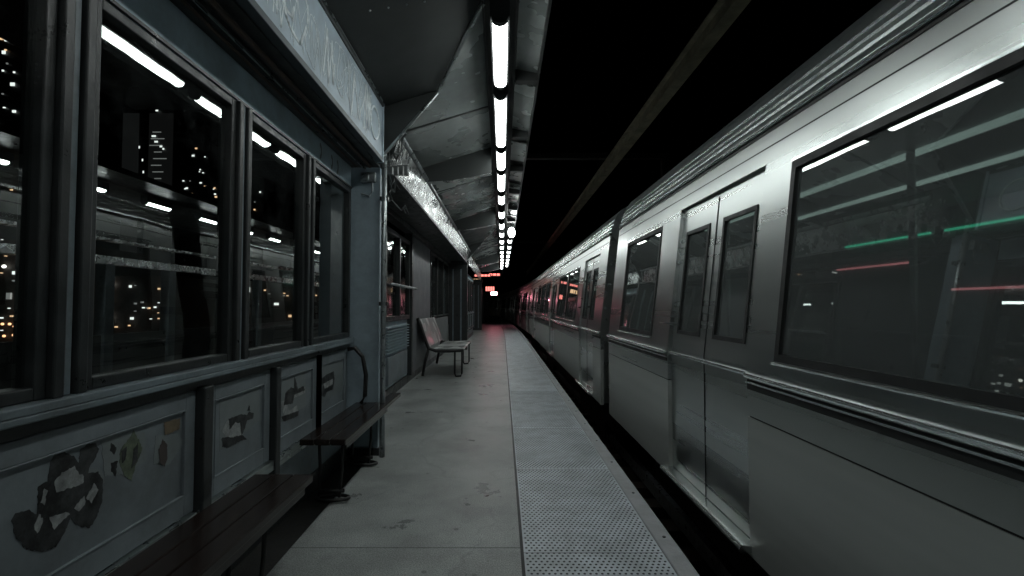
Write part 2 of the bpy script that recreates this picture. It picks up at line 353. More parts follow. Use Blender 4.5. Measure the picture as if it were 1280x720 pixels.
def windscreen(name, X, y0, y1, mull, panels, label, group, glassm, loc=(0,0,0), rot=0, full=True):
    root = empty(name, loc, label, 'windscreen', group); root.rotation_euler = (0,0,rot)
    MB().box(X-.08, X-.021, y0, y1, 0, .90).build('lower_wall', M['paint'], root, bev=.003)
    MB().box(X-.02, X+.008, y0, y1, .0, .12).build('kick_plate', M['dark'], root, bev=.003)
    lg = MB(); lg.box(X-.02, X+.035, y0, y1, .365, .392); lg.box(X+.028, X+.036, y0, y1, .34, .365)
    lg.build('ledge', M['edge'], root, bev=.003)
    sl = MB(); sl.box(X-.09, X+.05, y0, y1, .925, .95); sl.box(X+.03, X+.05, y0, y1, .905, .925)
    sl.build('sill', M['paint'], root, bev=.004)
    MB().box(X-.02, X+.012, y0, y1, .865, .904).build('rail_strip', M['dark'], root)
    MB().box(X-.02, X+.0, y0, y1, .121, .364).build('skirt', M['paint'], root)
    for a, b in panels: panel_unit(root, X, a, b, .393, .862, .47, .80)
    for a, b in zip(panels[:-1], panels[1:]):
        MB().box(X-.02, X+.045, a[1]+.005, b[0]-.005, .30, .875).build('post', M['dark'], root, bev=.006)
    for c in mull:
        m = MB()
        m.box(X-.06, X+.03, c-.055, c-.02, .95, 2.14); m.box(X-.06, X+.012, c-.02, c+.02, .95, 2.14); m.box(X-.06, X+.03, c+.02, c+.055, .95, 2.14)
        m.build('mullion', M['dark'], root, bev=.005)
        MB().box(X+.012, X+.017, c-.012, c+.012, .952, 2.138).build('mullion_strip', M['paint'], root, bev=.002)
    ed = [y0] + list(mull) + [y1]
    for i in range(len(ed)-1):
        a = ed[i] + (.057 if i else 0); b = ed[i+1] - (.057 if i < len(ed)-2 else .0)
        window_unit(root, X, a, b, .952, 2.138, glassm)
    MB().box(X-.08, X+.010, y0, y1, 2.14, 2.32).build('header', M['header'], root, bev=.004)
    MB().box(X+.0105, X+.02, y0, y1, 2.14, 2.152).build('header_lip', M['dark'], root)
    return root

XW = -1.23
wa = windscreen('windscreen', XW, -3.0, 3.97, [-1.30, -.40, .48, 1.39, 2.30, 3.11],
    [(-2.9,-2.02),(-1.95,-1.02),(-.95,-.02),(.05,.97),(1.04,1.985),(2.06,2.62),(2.685,3.27),(3.28,3.90)],
    'blue grey painted windscreen with big dark panes beside the two dark wooden benches', 'windscreens along the platform', M['glass'])
sf = MB(); sf.box(-1.31, -.99, -3.0, 3.97, 2.32, 2.335); sf.box(-1.115, -1.10, -3.0, 3.97, 2.30, 2.32); sf.build('soffit', M['dark'], wa)
cv = MB(); cv.tube([(-1.05, -3, 2.30), (-1.05, 1, 2.297), (-1.05, 3.9, 2.302)], .012, 8); cv.tube([(-1.16, -3, 2.305), (-1.16, 3.9, 2.305)], .008, 6)
cv.build('conduit', mat('rusty_conduit', (.07,.045,.032), .6, var=.5, scale=20), wa)
MB().box(-1.112, -1.108, -3, 3.97, 2.294, 2.300).build('trim_strip', M['edge'], wa)
# worn marks on the header
for (cy, cz, s) in ((3.28, 2.235, .028), (3.50, 2.225, .026), (3.62, 2.222, .028)):
    wm = MB()
    for k in range(9):
        a = -1.3 + k*.33; wm.box(XW+.0102, XW+.0115, cy+s*math.cos(a)-.007, cy+s*math.cos(a)+.007, cz+1.5*s*math.sin(a)-.012, cz+1.5*s*math.sin(a)+.012)
    wm.build('worn_mark', M['ghost'], wa)

# torn stickers on the panels, laid in the plane of each panel
def sticker_piece(mb, pts, ox, oy, s, off):
    P = [pix(ox+a/s, oy+b/s, 'x', XW+.0035) for a, b in pts]
    q = []
    for i, p in enumerate(P):                    # ragged paper edge
        n = P[(i+1) % len(P)]
        L_ = (n-p).length; k_ = max(1, int(L_/.006))
        for t in [u/k_ for u in range(k_)]:
            r = p.lerp(n, t); j = .0022
            q.append(Vector((XW+.0034+off, r.y+random.uniform(-j, j), r.z+random.uniform(-j, j))))
    mb.prism(q, (.0006, 0, 0))
pan = [o for o in wa.children if o.name.startswith('wall_panel')]
def sticker(panel, layers, ox, oy, s, labels):
    for k, (m, polys) in enumerate(layers):
        for i, pl in enumerate(polys):
            mb = MB(); sticker_piece(mb, pl, ox, oy, s, .0007*k + .00008*i)
            o = mb.build('sticker', M[m], panel); o['label'] = labels[k]
sticker(pan[4], [('ghost', [[(455,110),(520,70),(650,70),(660,200),(560,260),(470,270)], [(700,90),(800,80),(830,120),(760,220),(690,215)], [(395,240),(460,240),(470,300),(400,300)]]),
    ('stkblack', [[(50,470),(70,440),(130,420),(165,440),(170,320),(215,290),(225,200),(250,168),(285,158),(330,180),(352,210),(362,150),(392,125),(430,120),(442,150),(425,195),(400,235),(395,260),(440,250),(462,290),(460,380),(430,460),(400,505),(340,490),(318,455),(290,520),(250,590),(180,612),(120,600),(70,550)]]),
    ('stkwhite', [[(240,300),(275,255),(335,225),(350,260),(375,270),(370,305),(250,345)], [(330,415),(375,360),(382,395),(350,430)], [(220,455),(300,430),(312,440),(240,510)], [(150,500),(175,440),(190,470),(165,530)], [(385,370),(420,300),(440,330),(410,390)], [(178,390),(196,330),(210,335),(195,400)]])],
    0, 520, 3.6, ['faded pale stain', 'torn black vinyl sticker shape', 'white scraps on the black sticker'])
sticker(pan[4], [('stkblack', [[(275,290),(320,262),(345,258),(340,274),(290,292)], [(418,330),(425,290),(436,285),(438,330)], [(500,120),(525,140),(515,175),(495,160)], [(500,210),(530,200),(520,270),(498,250)]]),
    ('stkgreen', [[(540,150),(590,90),(600,60),(625,110),(640,150),(610,220),(590,290),(560,270),(535,210)]]),
    ('stkblack', [[(545,160),(570,135),(565,185),(550,215)], [(600,150),(620,120),(615,200),(590,235)]]),
    ('stktan', [[(735,30),(808,10),(805,60),(740,85)]]),
    ('stkbrown', [[(712,150),(730,105),(748,130),(750,190),(738,228),(715,210)]])], 0, 520, 3.6,
    ['small dark scraps', 'torn green and white sticker', 'dark streaks on the green sticker', 'tan paper remnant', 'faded brown oval mark'])
sticker(pan[5], [('ghost', [[(110,250),(200,270),(330,190),(340,380),(230,470),(110,560)]]), ('stkwhite', [[(120,440),(150,385),(230,380),(240,480),(150,490)]]),
    ('stkblack', [[(160,375),(230,350),(262,355),(275,335),(302,345),(296,375),(262,385),(250,430),(232,470),(225,400),(195,395),(165,440)], [(120,485),(150,475),(180,480),(235,465),(262,490),(225,500),(150,540),(125,532)], [(262,330),(275,300),(282,330)]])],
    250, 440, 4.5, ['faded square of old glue', 'white torn scrap', 'black torn sticker strokes'])
sticker(pan[6], [('ghost', [[(430,150),(590,100),(600,300),(450,400)]]), ('stkwhite', [[(455,280),(480,270),(500,330),(545,300),(555,340),(470,360)], [(500,250),(590,195),(592,230),(520,262)]]),
    ('stkblack', [[(480,230),(510,198),(530,205),(528,135),(545,180),(548,210),(580,190),(590,215),(530,240),(520,290),(470,300)], [(455,365),(555,330),(550,360),(470,392)]])],
    250, 440, 4.5, ['faded square of old glue', 'white torn scraps', 'black torn sticker strokes'])
sticker(pan[7], [('ghost', [[(650,90),(800,40),(810,210),(660,300)]]), ('stkblack', [[(678,155),(715,125),(752,108),(756,150),(748,210),(712,225),(702,252),(682,248),(690,190)]]), ('stkwhite', [[(692,180),(745,150),(746,180),(700,208)]])],
    250, 440, 4.5, ['faded square of old glue', 'small square black sticker', 'white strokes on the black sticker'])

# end pillar with junction box, downpipe and cable tangle
pr = empty('steel_pillar', (-1.128, 4.09, 0), 'broad blue grey steel pillar at the end of the near windscreen', 'pillar')
def P_(o): return o
MB().box(-.13, .13, -.07, .07, 0, 2.33).build('shaft', M['pillar'], pr, bev=.006)
MB().box(-.14, .14, -.08, .08, 0, .06).build('base', M['dark'], pr, bev=.004)
bx = MB(); bx.box(-.02, .10, -.115, -.071, 2.20, 2.28); bx.box(.0, .05, -.13, -.115, 2.215, 2.265); bx.tube([(.075,-.1,2.2),(.075,-.1,2.13),(.05,-.09,2.09),(-.02,-.085,2.11)], .008, 6)
bx.build('junction_box', M['pipe'], pr, bev=.003)
dp = MB().tube([(0,0,0),(0,0,.7),(0,0,1.6),(0,0,2.45)], .021, 14)
dpo = dp.build('downpipe', M['pipe'], smooth=True, loc=(-.955, 3.98, 0)); tag(dpo, 'slim galvanised pipe running up the corner of the blue grey pillar', 'pipe')
for z in (.35, 1.2, 2.05): MB().box(-.035, .03, -.006, .05, z, z+.03).build('pipe_bracket', M['dark'], dpo)
M['cable'] = mat('cable_grey', (.12,.13,.13), .45, metal=.3, var=.5, scale=20)
cb = MB()
random.seed(3)
for k in range(7):
    p = [(-.93+random.uniform(-.05,.05), 4.05+random.uniform(0,.25), 2.2+random.uniform(-.1,.3))]
    for q in range(6):
        a = p[-1]; p.append((a[0]+random.uniform(-.06,.06), a[1]+random.uniform(-.08,.12), a[2]+random.uniform(-.09,.1)))
    cb.tube(p, random.choice((.004,.006,.010)), 6)
for k in range(4): cb.box(-.97+.02*k, -.92+.02*k, 4.1+.12*k, 4.16+.12*k, 2.3+.03*k, 2.36+.04*k)
tag(cb.build('cable_bundle', M['cable']), 'tangle of grey cables and small boxes under the roof past the pillar', 'cables')
# curved iron arm on the wall end
ar = MB().tube([(-1.20,3.86,.86),(-1.15,3.88,.87),(-1.09,3.89,.80),(-1.065,3.89,.66),(-1.07,3.89,.50),(-1.10,3.89,.44)], .017, 8)
tag(ar.build('grab_rail', M['iron'], smooth=True), 'curved black iron grab rail on the windscreen end above the bench', 'grab rail')

# ------------------------------------------------------------------ recessed wall with the louvred bay (x = -1.45)
wb = empty('recessed_wall', (-1.45, 4.2, 0), 'recessed wall with a barred window, louvres and plain grey panel past the pillar', 'wall')
XB = 0.0
def B(y): return y - 4.2
MB().box(-.1, -.02, B(4.2), B(13.35), 0, .12).build('plinth', M['dark'], wb, bev=.004)
MB().box(-.1, -.01, B(4.2), B(6.1), .12, 2.33).build('blank_panel', M['dark'], wb)
fr = window_unit(wb, 0, B(6.12), B(7.72), 1.0, 2.2, M['glassfar'], .06, .06)
mb = MB(); mb.box(-.03, .035, B(6.84), B(6.9), 1.06, 2.14); mb.build('mullion', M['dark'], fr, bev=.004)
gb_ = MB(); gb_.tube([(.07, B(6.15), 1.47), (.07, B(7.95), 1.47)], .018, 8)
for yy in (6.2, 6.9, 7.6): gb_.tube([(.0, B(yy), 1.47), (.07, B(yy), 1.47)], .014, 6)
gb_.build('guard_bar', M['pipe'], wb, smooth=True)
lm = MB(); lm.box(-.08, -.03, B(6.12), B(7.72), .13, .985)
for k in range(9): lm.hexa([(-.03,B(6.2),.60+.04*k),(.02,B(6.2),.585+.04*k),(.02,B(7.64),.585+.04*k),(-.03,B(7.64),.60+.04*k),(-.03,B(6.2),.606+.04*k),(.02,B(6.2),.593+.04*k),(.02,B(7.64),.593+.04*k),(-.03,B(7.64),.606+.04*k)])
lm.build('louvre_panel', M['pillar'], wb)
bp = MB(); bp.box(-.03, .01, B(6.3), B(7.55), .18, .54); bp.build('lower_panel', M['panel'], wb, bev=.006)
MB().box(-.08, .04, B(7.73), B(7.85), .12, 2.33).build('jamb', M['dark'], wb, bev=.004)
MB().box(-.08, 0, B(7.86), B(9.95), .12, 2.33).build('grey_panel', mat('plain_grey_panel', (.20,.205,.22), .5, var=.1, scale=4, dirt=(.1,.1,.1), dirt_amt=.3), wb, bev=.004)
MB().box(-.08, 0, B(9.96), B(13.3), .12, .92).build('low_panel', mat('pale_low_panel', (.26,.27,.27), .4, var=.15, scale=5, dirt=(.1,.1,.1), dirt_amt=.4), wb)
for a, b in ((9.96, 11.0), (11.04, 12.1), (12.14, 13.3)): window_unit(wb, 0, B(a), B(b), .95, 2.3, M['glassfar'], .04, .05)
MB().box(-.08, .06, B(4.2), B(13.3), 2.331, 2.42).build('head_beam', M['dark'], wb, bev=.004)

# windscreens farther along, each starting with a dark broad pillar
defs = [(13.6, 'second'), (24.5, 'third'), (36.0, 'fourth')]
pc = None; wc = None
for i, (y, w_) in enumerate(defs):
    ang = 0 if y < 18 else -(-(2*(y-18))/800.0)
    lab = ['dark framed windscreen beyond the grey bench', 'small distant windscreen just past the dark one beyond the grey bench', 'tiny farthest windscreen at the far end of the platform'][i]
    plab = ['dark broad pillar right behind the grey bench', 'distant dark pillar at the near end of the third windscreen', 'farthest dark pillar near the red signs'][i]
    if i == 0:
        wc = windscreen('windscreen', 0, .2, 7.2, [1.35, 2.5, 3.65, 4.8, 5.95], [(.3,1.3),(1.4,2.45),(2.55,3.6),(3.7,4.75),(4.85,5.9),(6,7.1)], lab, 'windscreens along the platform', M['glassfar'], loc=(XW, y, 0))
        pc = empty('broad_pillar', (-1.2, y, 0), plab, 'pillar', 'dark pillars at the windscreen ends')
        pm = MB(); pm.box(-.26, .24, -.08, .1, 0, 2.36); pm.build('shaft', M['dark'], pc, bev=.01)
        s_ = MB(); s_.box(.05, .09, -.086, -.081, .1, 2.2); s_.box(-.16,-.13,-.086,-.081,.1,2.2); s_.build('strip', M['paint'], pc)
        MB().box(-.30, .28, -.12, .14, 2.361, 2.50).build('capital', M['dark'], pc, bev=.01)
    else:
        r = copy_tree(wc); r.location = (XW + bend(y), y, 0); r.rotation_euler = (0,0,math.atan(2*(y-18+3.5)/800.0)); r['label'] = lab
        r = copy_tree(pc); r.location = (-1.2 + bend(y), y, 0); r['label'] = plab

# ------------------------------------------------------------------ fascia signs above the windscreens
s1 = empty('fascia_sign', (-.95, 0, 2.33), 'long blue grey fascia board covered in white scratched scribbles above the near windows', 'sign board')
MB().box(-.06, 0, -3, 3.87, .035, .44).build('board', M['sign'], s1)
sfm = MB(); sfm.box(-.065, .008, -3, 3.875, 0, .034); sfm.build('lower_frame', mat('dark_blue_frame', (.05,.066,.078), .4, var=.2), s1, bev=.003)
sfu = MB(); sfu.box(-.065, .012, -3, 3.875, .441, .47); sfu.build('upper_frame', M['dark'], s1, bev=.003)
MB().box(.0125, .020, -3, 3.875, .462, .470).build('edge_strip', M['edge'], s1)
MB().box(-.065, .010, 3.8755, 3.90, .0, .47).build('end_cap', M['sign'], s1, bev=.003)
random.seed(21)
def ribbon(mb, pts, wdt, off):
    for a, b in zip(pts[:-1], pts[1:]):
        d = Vector((0, b[0]-a[0], b[1]-a[1]))
        if d.length < 1e-5: continue
        n = Vector((0, -d.z, d.y)).normalized() * wdt * .5
        A = Vector((off, a[0], a[1])); Bv = Vector((off, b[0], b[1])); e = d.normalized()*wdt*.3
        mb.prism([A-e-n, Bv+e-n, Bv+e+n, A-e+n], (.0006, 0, 0))
sc_ = MB(); yy = 1.25; q = 0
while yy < 3.38:
    kind = random.random(); h = random.uniform(.12, .33); z0 = random.uniform(.05, .41-h); wd = random.uniform(.10,.30)
    pts = []
    if kind < .35:
        for k in range(14):
            a = k/13*2*math.pi*random.uniform(.9,1.05); pts.append((yy+wd*.5*math.cos(a)+.02*math.sin(3*a), z0+h*.5+h*.5*math.sin(a)))
    elif kind < .75:
        n = random.randint(3, 6)
        for k in range(n+1):
            pts.append((yy+wd*k/n+random.uniform(-.02,.02), z0+(h if k % 2 else 0)+random.uniform(-.03,.03)))
    else:
        for k in range(12):
            t = k/11; pts.append((yy+wd*t*1.4-.02, z0+h*(.5+.5*math.cos(t*7))+random.uniform(-.01,.01)))
    fine = []
    for a, b in zip(pts[:-1], pts[1:]):
        for t in (0, .5): fine.append((a[0]+(b[0]-a[0])*t+random.uniform(-.003,.003), a[1]+(b[1]-a[1])*t+random.uniform(-.003,.003)))
    ribbon(sc_, fine, random.choice((.004,.006,.010,.018)), .0004+.00007*q); q += 1
    yy += random.uniform(.02, .09)
sc_.build('scribble', M['scratch'], s1)
ring = MB()
rp = [(.003, 3.635+.12*math.cos(2*math.pi*k/28), .225+.115*math.sin(2*math.pi*k/28)) for k in range(28)]
ring.tube(rp, .009, 6, closed=True); ring.build('oval_outline', M['scratch'], s1)

s2 = empty('fascia_sign', (-.95, 4.2, 2.33), 'crumpled bare metal fascia glaring under the lights past the pillar', 'sign board')
MB().hexa([(-.06,0,.03),(-.02,0,.03),(-.02,9.2,.03),(-.06,9.2,.03),(.02,0,.31),(.06,0,.31),(.06,9.2,.31),(.02,9.2,.31)]).build('board', M['fascia_metal'], s2)
MB().box(-.06, .012, 0, 9.2, 0, .029).build('lower_frame', M['dark'], s2, bev=.003)
g2 = MB().tube([(.07, .1, .34), (.07, 4, .34), (.07, 9.2, .34)], .022, 10)
for k in range(8): g2.box(.0, .05, .5+k*1.15, .54+k*1.15, .32, .37)
g2.build('gutter_pipe', M['pipe'], s2)
s2b = MB(); s2b.box(-.5, -.051, 0, 9.2, .08, .1); s2b.build('backing', M['dark'], s2)
for i, (a, b) in enumerate(((13.5, 22.9),)):
    s3 = MB(); ys = [a + (b-a)*k/5 for k in range(6)]; strip(s3, -.99, -.95, 2.36, 2.70, ys)
    tag(s3.build('fascia_sign', M['fascia_metal']), ['metal fascia above the windscreen beyond the grey bench', 'distant metal fascia past the second one, near the red signs', 'tiny farthest metal fascia at the platform end'][i], 'sign board')

# ------------------------------------------------------------------ canopy
cn = empty('platform_canopy', (0, 0, 2.8), 'folded grey sheet metal canopy with cross ribs over the platform', 'canopy')
def cz(x): return 2.80 + (x + .98) * (3.06 - 2.80) / .86     # ceiling height at x
def cpt(x, y, dz=0): return (x + bend(y), y, cz(x) - 2.8 + dz)
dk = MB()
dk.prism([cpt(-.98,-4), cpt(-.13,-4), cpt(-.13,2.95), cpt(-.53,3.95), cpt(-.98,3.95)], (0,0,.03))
dk.build('near_ceiling', M['ceil_dark'], cn)  # lack of light on this part is put into its colour
lt = MB()
lt.prism([cpt(-.13,2.97), cpt(-.13,5.7), cpt(-.98,5.7), cpt(-.98,3.97), cpt(-.53,3.97)], (0,0,.03))
ys = [5.7, 8.3, 10.9, 13.4]
for a, b in zip(ys[:-1], ys[1:]): lt.prism([cpt(-.13,a+.006), cpt(-.13,b), cpt(-.98,b), cpt(-.98,a+.006)], (0,0,.03))
yy = 13.4
while yy < 22:
    b = yy+2.4; lt.prism([cpt(-.13,yy+.006), cpt(-.13,b), cpt(-.98,b), cpt(-.98,yy+.006)], (0,0,.03)); yy = b
lt.build('ceiling', M['ceil'], cn)
sm_y = [4.55, 7.0, 9.6, 12.2, 14.7, 17.3]
for y in sm_y: MB().prism([cpt(-.13,y,-.006), cpt(-.97,y,-.006), cpt(-.97,y+.03,-.006), cpt(-.13,y+.03,-.006)], (0,0,.005)).build('ceiling_seam', M['housing'], cn)
# gable plates with bright lower flange
def gable(y, dy):
    g = MB(); gx = bend(y)
    g.prism([(-.97+gx,y,-.40), (-.52+gx,y,.20), (-.52+gx,y,cz(-.52)-2.8-.002), (-.97+gx,y,cz(-.97)-2.8-.002)], (0,.025,0))
    g.prism([cpt(-.52,y-.02,-.05), cpt(-.14,y-dy,-.05), cpt(-.14,y-dy,-.002), cpt(-.52,y-.02,-.002)], (-.02,-.01,0))
    o = g.build('gable_plate', M['ceil_dark'], cn)
    e = MB(); p = [(-.965+gx,y+.012,-.405), (-.52+gx,y+.012,.105-.01), (-.13+bend(y-dy), y-dy+.012, .20)]
    for a, b in zip(p[:-1], p[1:]):
        A, Bv = Vector(a), Vector(b); e.prism([A+Vector((0,-.016,0)), Bv+Vector((0,-.016,0)), Bv+Vector((0,.016,0)), A+Vector((0,.016,0))], (.004,0,-.006))
    e.build('flange', M['edge'], o)
def gable_v2(y, dy):
    gx = bend(y); zc = lambda x: cz(x)-2.8-.002
    g = MB()
    g.prism([(-.97+gx,y,-.385), (-.53+gx,y,zc(-.53)), (-.97+gx,y,zc(-.97))], (0,.02,0))
    o = g.build('gable_plate', M['ceil_dark'], cn)
    e = MB()
    A = Vector((-.965+gx, y-.006, -.387)); Bv = Vector((-.53+gx, y-.006, zc(-.53)-.006)); Cc = Vector((-.12+bend(y-dy), y-dy, zc(-.13)-.014))
    off = Vector((.011, .0, -.011))
    e.prism([A, Bv, Bv+off, A+off], (0,.03,0))
    e.prism([Bv, Cc, Cc+Vector((.014,.006,0)), Bv+Vector((.014,.006,0))], (0,0,-.008))
    e.build('flange', M['edge'], o)
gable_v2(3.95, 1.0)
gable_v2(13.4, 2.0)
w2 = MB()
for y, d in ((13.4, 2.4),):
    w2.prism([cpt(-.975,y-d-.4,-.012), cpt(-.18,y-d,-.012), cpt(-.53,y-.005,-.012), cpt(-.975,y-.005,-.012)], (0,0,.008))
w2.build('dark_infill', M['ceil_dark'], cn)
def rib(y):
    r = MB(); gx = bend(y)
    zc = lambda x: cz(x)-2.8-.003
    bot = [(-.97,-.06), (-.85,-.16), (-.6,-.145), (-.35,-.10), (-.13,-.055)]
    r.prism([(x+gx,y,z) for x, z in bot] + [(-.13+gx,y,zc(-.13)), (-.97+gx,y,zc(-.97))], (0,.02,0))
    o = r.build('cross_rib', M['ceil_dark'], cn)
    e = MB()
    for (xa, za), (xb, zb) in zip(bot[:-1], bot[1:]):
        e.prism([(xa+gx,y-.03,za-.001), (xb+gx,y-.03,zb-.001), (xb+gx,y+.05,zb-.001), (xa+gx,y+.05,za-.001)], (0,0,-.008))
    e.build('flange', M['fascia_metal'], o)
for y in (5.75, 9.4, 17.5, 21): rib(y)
# light trough
tr = MB(); strip(tr, -.125, .10, .262, .30, [-4, 18, 23]); strip(tr, -.125, -.115, .225, .262, [-4, 18, 23]); strip(tr, .085, .10, .225, .262, [-4, 18, 23])
tr.build('light_trough', M['housing'], cn)
rw = MB()
for a, b in [(-4,-2.4),(-2.3,-.7),(-.6,1),(1.1,2.5),(2.6,3.85),(4.05,5.25),(5.5,6.2),(6.4,7.2)] + [(7.4+1.3*k, 8.5+1.3*k) for k in range(11)]:
    rw.prism([(.102+bend(a),a,.24),(.27+bend(a),a,.21),(.27+bend(b),b,.21),(.102+bend(b),b,.24)], (0,0,.012))
rw.build('right_wing', M['ceil'], cn)
rf = MB(); strip(rf, .27, .285, .17, .25, [-4, 18, 23]); 
y = -4
while y < 22:
    rf.box(.102+bend(y), .27+bend(y), y, y+.07, .15, .238); y += 1.3
rf.build('wing_frame', M['housing'], cn)
ro = MB(); strip(ro, -1.5, .32, .36, .40, [-4, 18, 23]); strip(ro, -3.0, -1.5, .0, .04, [-4, 4.0]) ; ro.build('roof_sheet', M['dark'], cn)
rv = MB()
for k in range(6):
    for j in range(2): rv.sphere((-.75+.1*k, 2.2+.55*j+.02*k, cz(-.75+.1*k)-2.8-.001), .007, 6)
rv.build('rivet', M['edge'], cn)

# ------------------------------------------------------------------ fluorescent lights
ORD = ['first','second','third','fourth','fifth','sixth','seventh','eighth','ninth','tenth','eleventh','twelfth','thirteenth','fourteenth','fifteenth','sixteenth','seventeenth','eighteenth','nineteenth','twentieth','twenty-first','twenty-second','twenty-third','twenty-fourth','twenty-fifth','twenty-sixth','twenty-seventh','twenty-eighth','twenty-ninth','thirtieth']
def fixture(L, loc, label, group):
    r = empty('fluorescent_light', loc, label, 'light fixture', group)
    h = L/2
    d = MB(); n = 10; prof = [(.045*math.cos(math.pi+math.pi*k/n), .035*math.sin(math.pi+math.pi*k/n)) for k in range(n+1)]
    d.prism([(x, -h+.04, z) for x, z in prof], (0, L-.08, 0)); d.build('tube', M['tube'], r)
    MB().box(-.06, .06, -h, h, .001, .11).build('housing', M['housing'], r, bev=.004)
    for s in (-1, 1):
        c = MB(); c.prism([(x*1.1, (h-.04 if s > 0 else -h)+ .0, z*1.1) for x, z in prof], (0, .04, 0)); c.build('end_cap', M['housing'], r)
    return r
prot = {}
spans = [(-3.6,-2.5),(-2.3,-1.2),(-.9,.2),(1.45,2.6),(2.85,3.76),(3.92,5.19),(5.32,6.07),(6.25,7.2)] + [(7.5+1.3*k, 8.15+1.3*k) for k in range(12)]
vis = 0
for (a, b) in spans:
    L = round(b-a, 2); y = (a+b)/2
    if y > 2.75: vis += 1; lab = f'{ORD[vis-1]} lit fluorescent tube counted from the top in the long left row'
    else: lab = 'lit fluorescent tube overhead beside and behind the viewer'
    loc = (-.015 + bend(y), y, 2.895)
    if L in prot: r = copy_tree(prot[L]); r.location = loc; r['label'] = lab
    else: r = fixture(L, loc, lab, 'fluorescent lights in the long row under the canopy'); prot[L] = r
    r.rotation_euler = (0, 0, 0 if y < 18 else math.atan(2*(y-18)/800))
for k in range(7):
    y = 13.2 + 1.35*k
    r = copy_tree(prot[.65]); r.location = (.20 + bend(y), y, 2.93); r['label'] = f'{ORD[k]} small tube from the near end of the short right row'; r['group'] = 'fluorescent lights in the short right row'
    r.rotation_euler = (0, 0, 0 if y < 18 else math.atan(2*(y-18)/800))
pl = empty('pendant_lamp', (.20, 10.8, 2.80), 'bright round pendant lamp hanging right of the fluorescent row', 'lamp')
MB().sphere((0,0,0), .075, 14, 1.5).build('bulb', M['bulb'], pl, smooth=True)
MB().tube([(0,0,.09),(0,0,.16),(0,0,.24)], .03, 8).build('holder', M['housing'], pl)

# ------------------------------------------------------------------ benches
def bench(y0, y1, label, tip=False):
    r = empty('wooden_bench', (-1.0, (y0+y1)/2, 0), label, 'bench', 'dark wooden benches along the near windscreen')
    h = (y1-y0)/2
    st = MB(); w3 = (-.135, -.045, .045, .135)
    for a, b in zip(w3[:-1], w3[1:]): st.box(a+.001, b-.001, -h, (h+.44 if tip and b > .1 else h), .395, .43)
    st.build('seat', M['wood'], r, bev=.006)
    MB().box(.11, .122, -h+.06, h-.06, .36, .394).build('apron', M['wood'], r, bev=.003)
    for e_ in ((h-.03,) if h > .9 else (-h+.01,)):
        pass
    for yy in (-h+.28, 0, h-.28) if h > .9 else (-h+.22, h-.22):
        lg = MB()
        lg.tube([(-.1,yy,.39),(-.09,yy,.2),(-.1,yy,.015)], .010, 8); lg.tube([(.05,yy,.39),(.045,yy,.2),(.03,yy,.02)], .010, 8)
        lg.tube([(-.1,yy,.06),(.06,yy,.06)], .012, 8)
        lg.build('leg', M['iron'], r, smooth=True)
        ft = MB(); ft.tube([(-.01+.10*math.cos(2*math.pi*k/18), yy+.045*math.sin(2*math.pi*k/18), .018) for k in range(18)], .011, 8, closed=True)
        ft.build('foot_ring', M['iron'], r, smooth=True)
    return r
b1 = bench(-.6, 2.30, 'nearer dark wooden bench cut by the bottom of the photo')
b2 = bench(2.88, 3.99, 'farther dark wooden bench ending by the blue grey pillar', True)
for ch in b2.children:
    pass
# the second bench stops short of the pillar: its back edge is cut there
b2.location.x = -1.035

bb = empty('grey_bench', (-1.0, 8.4, 0), 'pale grey bench with curved black end frame and shiny seat beyond the pillar', 'bench')
L3 = 1.75
st = MB(); st.hexa([(-.18,0,.44),(.36,0,.455),(.36,L3,.455),(-.18,L3,.44),(-.18,0,.475),(.36,0,.49),(.36,L3,.49),(-.18,L3,.475)]); st.build('seat', M['benchgrey'], bb, bev=.015)
bk = MB(); bk.hexa([(-.26,0,.50),(-.22,0,.50),(-.22,L3,.50),(-.26,L3,.50),(-.42,0,.96),(-.39,0,.97),(-.39,L3,.97),(-.42,L3,.96)]); bk.build('backrest', M['benchgrey'], bb, bev=.01)
for yy in (-.025, L3+.02):
    f = MB(); f.tube([(-.43,yy,.99),(-.39,yy,.9),(-.31,yy,.66),(-.24,yy,.48),(-.12,yy,.44),(.1,yy,.44),(.35,yy,.45)], .030, 8)
    f.tube([(-.24,yy,.48),(-.3,yy,.25),(-.34,yy,.02)], .024, 8)
    f.build('end_frame', M['iron'], bb, smooth=True)
    l = MB(); l.tube([(.32,yy,.45),(.32,yy,.06),(.30,yy,.02),(.22,yy,.015),(.20,yy,.06),(.20,yy,.44)], .016, 8); l.build('leg', M['iron'], bb, smooth=True)

# litter on the floor
random.seed(9)
for i, (x, y, lab) in enumerate([(-.72, 5.6, 'scrap of pale paper on the platform before the grey bench'), (-.1, 3.15, 'dark crumb of litter on the concrete near the tactile strip')]):
    q = MB(); pts = [(x+.05*random.uniform(.5,1)*math.cos(a), y+.04*random.uniform(.5,1)*math.sin(a), .003+random.uniform(0,.012)) for a in [k*.9 for k in range(7)]]
    q.prism(pts, (0,0,.0015)); o = q.build('litter_scrap', M['stkwhite'] if i == 0 else M['stkbrown']); tag(o, lab, 'litter')
    if i: o.scale = (.4,.4,1); o.location = (x*.6, y*.6, 0)

# ------------------------------------------------------------------ train
XT = 1.25
def SX(z):                                      # side of the car: upright to the belt, then leaning away
    return 0.0 if z < .88 else (z-.88)*.113
LCAR = 15.5
